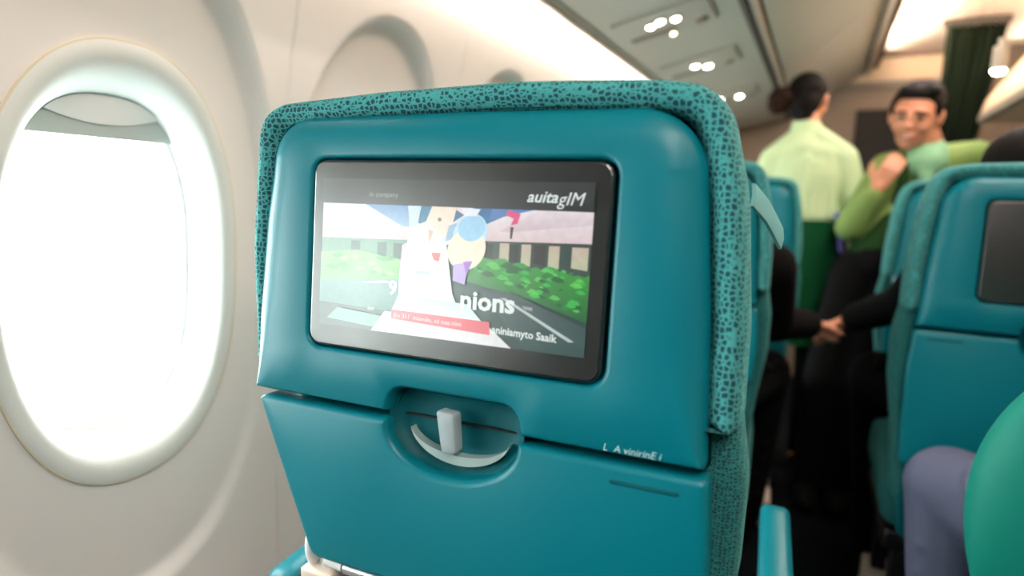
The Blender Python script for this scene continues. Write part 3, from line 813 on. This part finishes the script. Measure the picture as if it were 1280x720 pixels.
for k in range(7):                                             # folds of the blouse
    x = -.20+.037*k; cap(bm, (x-.02*(k-3)/3, 3.156+abs(k-3)*.009, 1.32-.03*(k % 3)), .010, (x+.02*(k-3)/3, 3.149+abs(k-3)*.010, 1.05), .016)
fuse('blouse', bm, BLOUSE, W, .008, 5)
bm = bmesh.new()
cyl(bm, (-.113, 3.268, 1.405), (-.112, 3.272, 1.486), .072, 24, .062); finish('collar', bm, BLOUSE, W, smooth=60)
bm = bmesh.new()
rr = []
for z, a, b in ((1.03, .150, .108), (1.0, .158, .115), (.9, .175, .13), (.75, .178, .135), (.60, .168, .13), (.52, .162, .128)):
    rr.append([Vector((-.085+a*math.cos(t), 3.25+b*math.sin(t), z)) for t in [2*PI*i/48 for i in range(48)]])
v = loft(bm, rr); fill(bm, [v[0]]); finish('skirt', bm, SKIRT, W, smooth=60)
for sx in (-1, 1):
    bm = bmesh.new(); cap(bm, (-.085+sx*.072, 3.235, .038), .036, (-.085+sx*.076, 3.39, .032), .032); fuse('shoe', bm, SHOE, W, .006)
bm = bmesh.new()
for sx in (-1, 1): cap(bm, (-.085+sx*.075, 3.25, .60), .062, (-.085+sx*.075, 3.25, .48), .058); cap(bm, (-.085+sx*.075, 3.25, .48), .056, (-.085+sx*.07, 3.25, .07), .040)
fuse('stockings', bm, DARK, W, .007)
bm = bmesh.new(); tube(bm, [(.055, 3.15, 1.06), (.075, 3.155, .98), (.085, 3.16, .90)], .011); finish('purple_lanyard', bm, mat('violet_ribbon', (96, 80, 170), rough=.6), W, smooth=60)
for o in W.children:
    for v in o.data.vertices:
        c = v.co; z = c.z
        v.co = (c.x*.845, c.y*.845, CAMZ+(z-CAMZ)*.845 if z > .9 else z*(.9279/.9))
W.location = (-.068, 2.75, 0)
into(W)

# --- man bending over the right-hand seats, smiling
Mn = person((.07, 2.58, 0), 'smiling dark haired man in a green shirt, bending over the seats on the right')
bm = bmesh.new()
hc = V3(.268, 2.72, 1.425); R = look((-.30, -1, -.26), roll=-.10)
ms = head_prims(bm, hc, R, 1.0)
cap(bm, hc+V3(.03, .03, -.06), .058, (.335, 2.80, 1.27), .062)
rs, ls = V3(.205, 2.76, 1.235), V3(.50, 2.92, 1.29)
el = V3(.095, 2.62, 1.02); hd = V3(.165, 2.585, 1.165)
ell(bm, (.335, 2.84, 1.17), (.15, .10, .12), Euler((0, -.2, .4))); cap(bm, (.33, 2.84, 1.15), .11, (.195, 2.68, .90), .07)
cap(bm, rs, .046, el, .038); cap(bm, el, .036, hd, .026); hand(bm, hd, (.25, -.05, .5), (.1, .9, 0), .95, .55, 1)
le = V3(.70, 2.80, 1.20); lh = V3(.66, 2.60, 1.17)
cap(bm, ls, .046, le, .038); cap(bm, le, .036, lh, .026); hand(bm, lh, (-.1, -1, .0), (0, 0, -1), .95, .4, -1)
for sx in (-1, 1):
    hp = V3(.175+sx*.055, 2.62, .84); kn = V3(.105+sx*.05, 2.46, .46); an = V3(.085+sx*.05, 2.46, .08)
    cap(bm, hp, .068, kn, .050); cap(bm, kn, .050, an, .036); cap(bm, an+V3(0, 0, -.03), .030, an+V3(0, -.13, -.052), .024)
fuse('body', bm, SKIN_D, Mn, .0065)
add_face(Mn, ms)
bm = bmesh.new()
ell(bm, V3(0, -.026, .056), (.084, .094, .076), None, 20, ms); ell(bm, V3(0, -.062, .0), (.070, .055, .07), None, 20, ms); ell(bm, V3(.0, .035, .092), (.062, .046, .026), None, 20, ms)
for sx in (-1, 1): ell(bm, V3(sx*.070, .008, .040), (.014, .034, .036), None, 16, ms)
for k in range(14):
    a = random.uniform(-1, 1); ell(bm, V3(.06*a, .02+.03*random.random(), .100+.012*random.random()), (.018, .022, .012), None, 10, ms)
fuse('hair', bm, HAIR, Mn, .005, 2)
bm = bmesh.new()
ell(bm, (.345, 2.85, 1.17), (.175, .125, .135), Euler((0, -.2, .4))); cap(bm, (.33, 2.84, 1.12), .135, (.20, 2.68, .92), .105)
cap(bm, rs, .066, el, .056); cap(bm, el, .054, el.lerp(hd, .78), .042); cap(bm, ls, .066, le, .056); cap(bm, le, .053, le.lerp(lh, .8), .042)
cap(bm, rs, .07, (.33, 2.80, 1.25), .08); cap(bm, (.33, 2.80, 1.25), .08, ls, .07)
for k in range(5): cap(bm, rs.lerp(el, .15+.17*k)+V3(-.02, -.045, .01), .014, rs.lerp(el, .2+.17*k)+V3(.035, -.045, -.02), .012)
fuse('shirt', bm, SHIRT, Mn, .008, 4)
bm = bmesh.new(); cap(bm, (.322, 2.765, 1.29), .072, (.318, 2.75, 1.265), .076); cap(bm, (.30, 2.70, 1.27), .022, (.315, 2.69, 1.19), .014); cap(bm, (.345, 2.71, 1.27), .022, (.322, 2.69, 1.19), .014); fuse('shirt_collar', bm, COLLAR, Mn, .006, 3)
bm = bmesh.new(); ell(bm, (.35, 2.835, 1.12), (.165, .135, .12), Euler((0, -.2, .4))); cap(bm, (.335, 2.83, 1.08), .140, (.205, 2.67, .92), .112); cap(bm, (.245, 2.715, 1.25), .024, (.25, 2.70, 1.12), .03); fuse('vest', bm, VEST, Mn, .008, 4)
bm = bmesh.new(); ell(bm, (.20, 2.64, .87), (.11, .12, .10))
for sx in (-1, 1):
    hp = V3(.175+sx*.05, 2.62, .84); kn = V3(.105+sx*.05, 2.46, .46); an = V3(.085+sx*.05, 2.46, .06)
    cap(bm, hp, .088, kn, .070); cap(bm, kn, .068, an, .058)
fuse('trousers', bm, DARK, Mn, .009, 4)
for sx in (-1, 1):
    an = V3(.085+sx*.05, 2.46, .08); bm = bmesh.new(); cap(bm, an+V3(0, .02, -.035), .043, an+V3(0, -.14, -.043), .036); fuse('shoe', bm, SHOE, Mn, .006)
into(Mn)

# --- seated passengers
def seated(root, hip, shc, headc, facing, kneeL, kneeR, footL, footR, elL, elR, haL, haR, top, legs, hairm=HAIR, sc=1.):
    hip, shc, headc = map(Vector, (hip, shc, headc)); R = look(facing); side = Vector(R.col[0])
    bm = bmesh.new(); ms = head_prims(bm, headc, R, sc); cap(bm, headc+V3(0, -.01, -.05), .052*sc, shc+V3(0, 0, .03), .058*sc)
    ell(bm, shc+V3(0, 0, -.12), (.15, .09, .15)); cap(bm, shc+V3(0, 0, -.15), .11, hip, .12)
    arms = []
    for sg, e, h in ((-1, Vector(elL), Vector(haL)), (1, Vector(elR), Vector(haR))):
        s = shc+side*sg*.17; arms.append((s, e, h)); cap(bm, s, .045, e, .036); cap(bm, e, .034, h, .025); hand(bm, h, h-e, V3(0, 0, -1), .95, .5, -sg)
    L = []
    for sg, k, f in ((-1, Vector(kneeL), Vector(footL)), (1, Vector(kneeR), Vector(footR))):
        hp = hip+side*sg*.09; L.append((hp, k, f)); cap(bm, hp, .08, k, .052); cap(bm, k, .05, f, .034); fd = (Vector(facing)*Vector((1, 1, 0))).normalized(); cap(bm, f+V3(0, 0, -.03), .034, f+fd*.14+V3(0, 0, -.045), .028)
    fuse('body', bm, SKIN, root, .008); add_face(root, ms, False)
    bm = bmesh.new(); ell(bm, V3(0, -.026, .052), (.086, .096, .080), None, 20, ms); ell(bm, V3(0, -.055, .0), (.072, .06, .075), None, 20, ms); fuse('hair', bm, hairm, root, .006)
    bm = bmesh.new(); ell(bm, shc+V3(0, 0, -.13), (.18, .12, .17)); cap(bm, shc+V3(0, 0, -.15), .13, hip+V3(0, 0, .03), .145); cap(bm, shc, .09, shc+V3(0, 0, .04), .062)
    for s, e, h in arms: cap(bm, s, .066, e, .058); cap(bm, e, .056, e.lerp(h, .85), .044)
    fuse('jacket', bm, top, root, .009)
    bm = bmesh.new(); ell(bm, hip, (.18, .15, .11))
    for hp, k, f in L: cap(bm, hp, .10, k, .078); cap(bm, k, .076, f, .060)
    for hp, k, f in L:
        for q in range(6):
            c = k.lerp(hp, .12+.13*q); tq = (hp-k).normalized(); e = V3(0, 0, .070)+tq.cross(V3(0, 0, 1))*.03*(-1)**q
            cap(bm, c+e, .014, c+e+tq.cross(V3(0, 0, 1))*.07*(-1)**q+tq*.05+V3(0, 0, -.015), .010, 8)
            c = k.lerp(f, .10+.12*q); cap(bm, c+V3(-.05, -.045, 0), .012, c+V3(.04, -.052, -.05), .010, 8)
    fuse('trousers', bm, legs, root, .008, 3)
    for hp, k, f in L:
        fd = (Vector(facing)*Vector((1, 1, 0))).normalized(); bm = bmesh.new(); cap(bm, f+V3(0, 0, -.035), .042, f+fd*.15+V3(0, 0, -.045), .035); fuse('shoe', bm, SHOE, root, .007)
    into(root)
pl = person((-.3, 1.85, 0), 'seated passenger in dark clothes left of the aisle, arm and knee in shadow')
seated(pl, (-.30, 1.66, .60), (-.28, 1.68, .93), (-.32, 1.70, 1.085), (0, 1, -.1), (-.36, 2.0, .56), (-.12, 1.98, .58), (-.36, 2.03, .10), (-.15, 2.0, .10),
       (-.50, 1.80, .78), (-.10, 1.84, .76), (-.38, 1.98, .70), (.0, 2.03, .735), DARKBROWN, DARK)
pr_ = person((.5, 2.0, 0), 'black haired passenger in dark clothes, crown showing above the right seat with the dark screen')
seated(pr_, (.50, 1.80, .60), (.46, 1.82, 1.0), (.40, 1.80, 1.145), (0, 1, -.15), (.19, 2.08, .59), (.58, 2.16, .59), (.23, 2.08, .10), (.58, 2.14, .10),
       (.23, 2.00, .83), (.68, 1.96, .82), (.10, 2.12, .745), (.58, 2.12, .74), DARK, DARK)
pk = person((.62, 1.15, 0), 'seated passenger in lavender grey trousers, only the bent knees in view at lower right')
seated(pk, (.68, 1.0, .57), (.74, .92, .98), (.76, .94, 1.17), (-.35, 1, 0), (.262, 1.355, .565), (.45, 1.40, .645), (.30, 1.33, .10), (.52, 1.40, .10),
       (.52, 1.08, .76), (1.0, 1.0, .76), (.56, 1.20, .70), (.84, 1.16, .70), DARK, JEANS)

# padded rounded seat side at the lower right
bm = bmesh.new()
prof = superell(.0, .0, 1, 1, 2.2, 64)
rr = []
for k in range(41):
    t = -math.cos(PI*k/40); s = (1-abs(t)**2.15)**(1/2.15) if abs(t) < 1 else 0.02
    s = max(s, .02); rr.append([Vector((.235*t, y*.085*(.35+.65*s), z*.27*s)) for y, z in prof])
v = loft(bm, rr); fill(bm, [v[0]]); fill(bm, [v[-1]])
M_PAD = mat('sea_green_padding', (0, 132, 116), rough=.6, spec=.3)
ps = empty('padded_seat', (.475, .93, 0), label='low seat with a smooth rounded sea green back at the lower right corner', cat='seat')
o = finish('seat_back', bm, M_PAD, ps, smooth=60); o.location = (-.045, -.05, .70); o.rotation_euler = (-.0, -.25, -.1)
bm = bmesh.new(); box(bm, (.17, .06, .40), (.50, .38, .13), bev=.05); finish('seat_cushion', bm, M_PAD, ps, smooth=50)
bm = bmesh.new(); box(bm, (.17, .06, .17), (.42, .30, .34), bev=.02); finish('seat_base', bm, M_BLACK, ps, smooth=50)

# ------------------------------------------------------------------ light
w = bpy.data.worlds.new('sky'); S.world = w; w.use_nodes = True
bg = w.node_tree.nodes['Background']; bg.inputs[0].default_value = (.93, 1, .98, 1); bg.inputs[1].default_value = 9.5
def area(name, loc, size, sy, direction, power, col, spread=None):
    ld = bpy.data.lights.new(name, 'AREA'); ld.shape = 'RECTANGLE'; ld.size = size; ld.size_y = sy; ld.energy = power; ld.color = col
    if spread: ld.spread = spread
    o = bpy.data.objects.new(name, ld); C.objects.link(o); o.location = loc
    z = -Vector(direction).normalized(); y = (Vector((0, 1, 0))-z*z.y).normalized(); x = y.cross(z)
    o.rotation_euler = Matrix((x, y, z)).transposed().to_euler()
    return o
WARM = (1, .78, .60)
area('left_cove_light', (-.6535, 2.25, 1.560), .02, 3.75, (-1, 0, -.6), 6.5, (1, .84, .72))
area('aisle_cove_light', (.225, 2.0, 1.945), .012, 4.2, (1, 0, .35), 7, WARM)
area('bulkhead_cove_light', (.235, 3.65, 1.93), .012, .9, (1, .15, .3), 6, WARM)
area('right_cove_light', (.83, 2.0, 1.955), .02, 4.2, (-1, 0, .35), 6, WARM)
area('overhead_fill_light', (.35, .0, 1.955), .3, 1.8, (-.3, .25, -.9), 13, (1, .94, .89))  # added fill for the near wall and the seat's upper part
area('forward_fill_light', (.40, 2.2, 1.955), .25, 2.4, (-.15, 0, -1), 11, (1, .93, .87))  # added fill that brightens the bins and people ahead

S.view_settings.view_transform = 'Standard'; S.view_settings.look = 'None'; S.view_settings.gamma = 1; S.view_settings.use_curve_mapping = False
S.view_settings.exposure = 0.92
S.cycles.max_bounces = 8; S.cycles.diffuse_bounces = 5; S.cycles.sample_clamp_indirect = 6
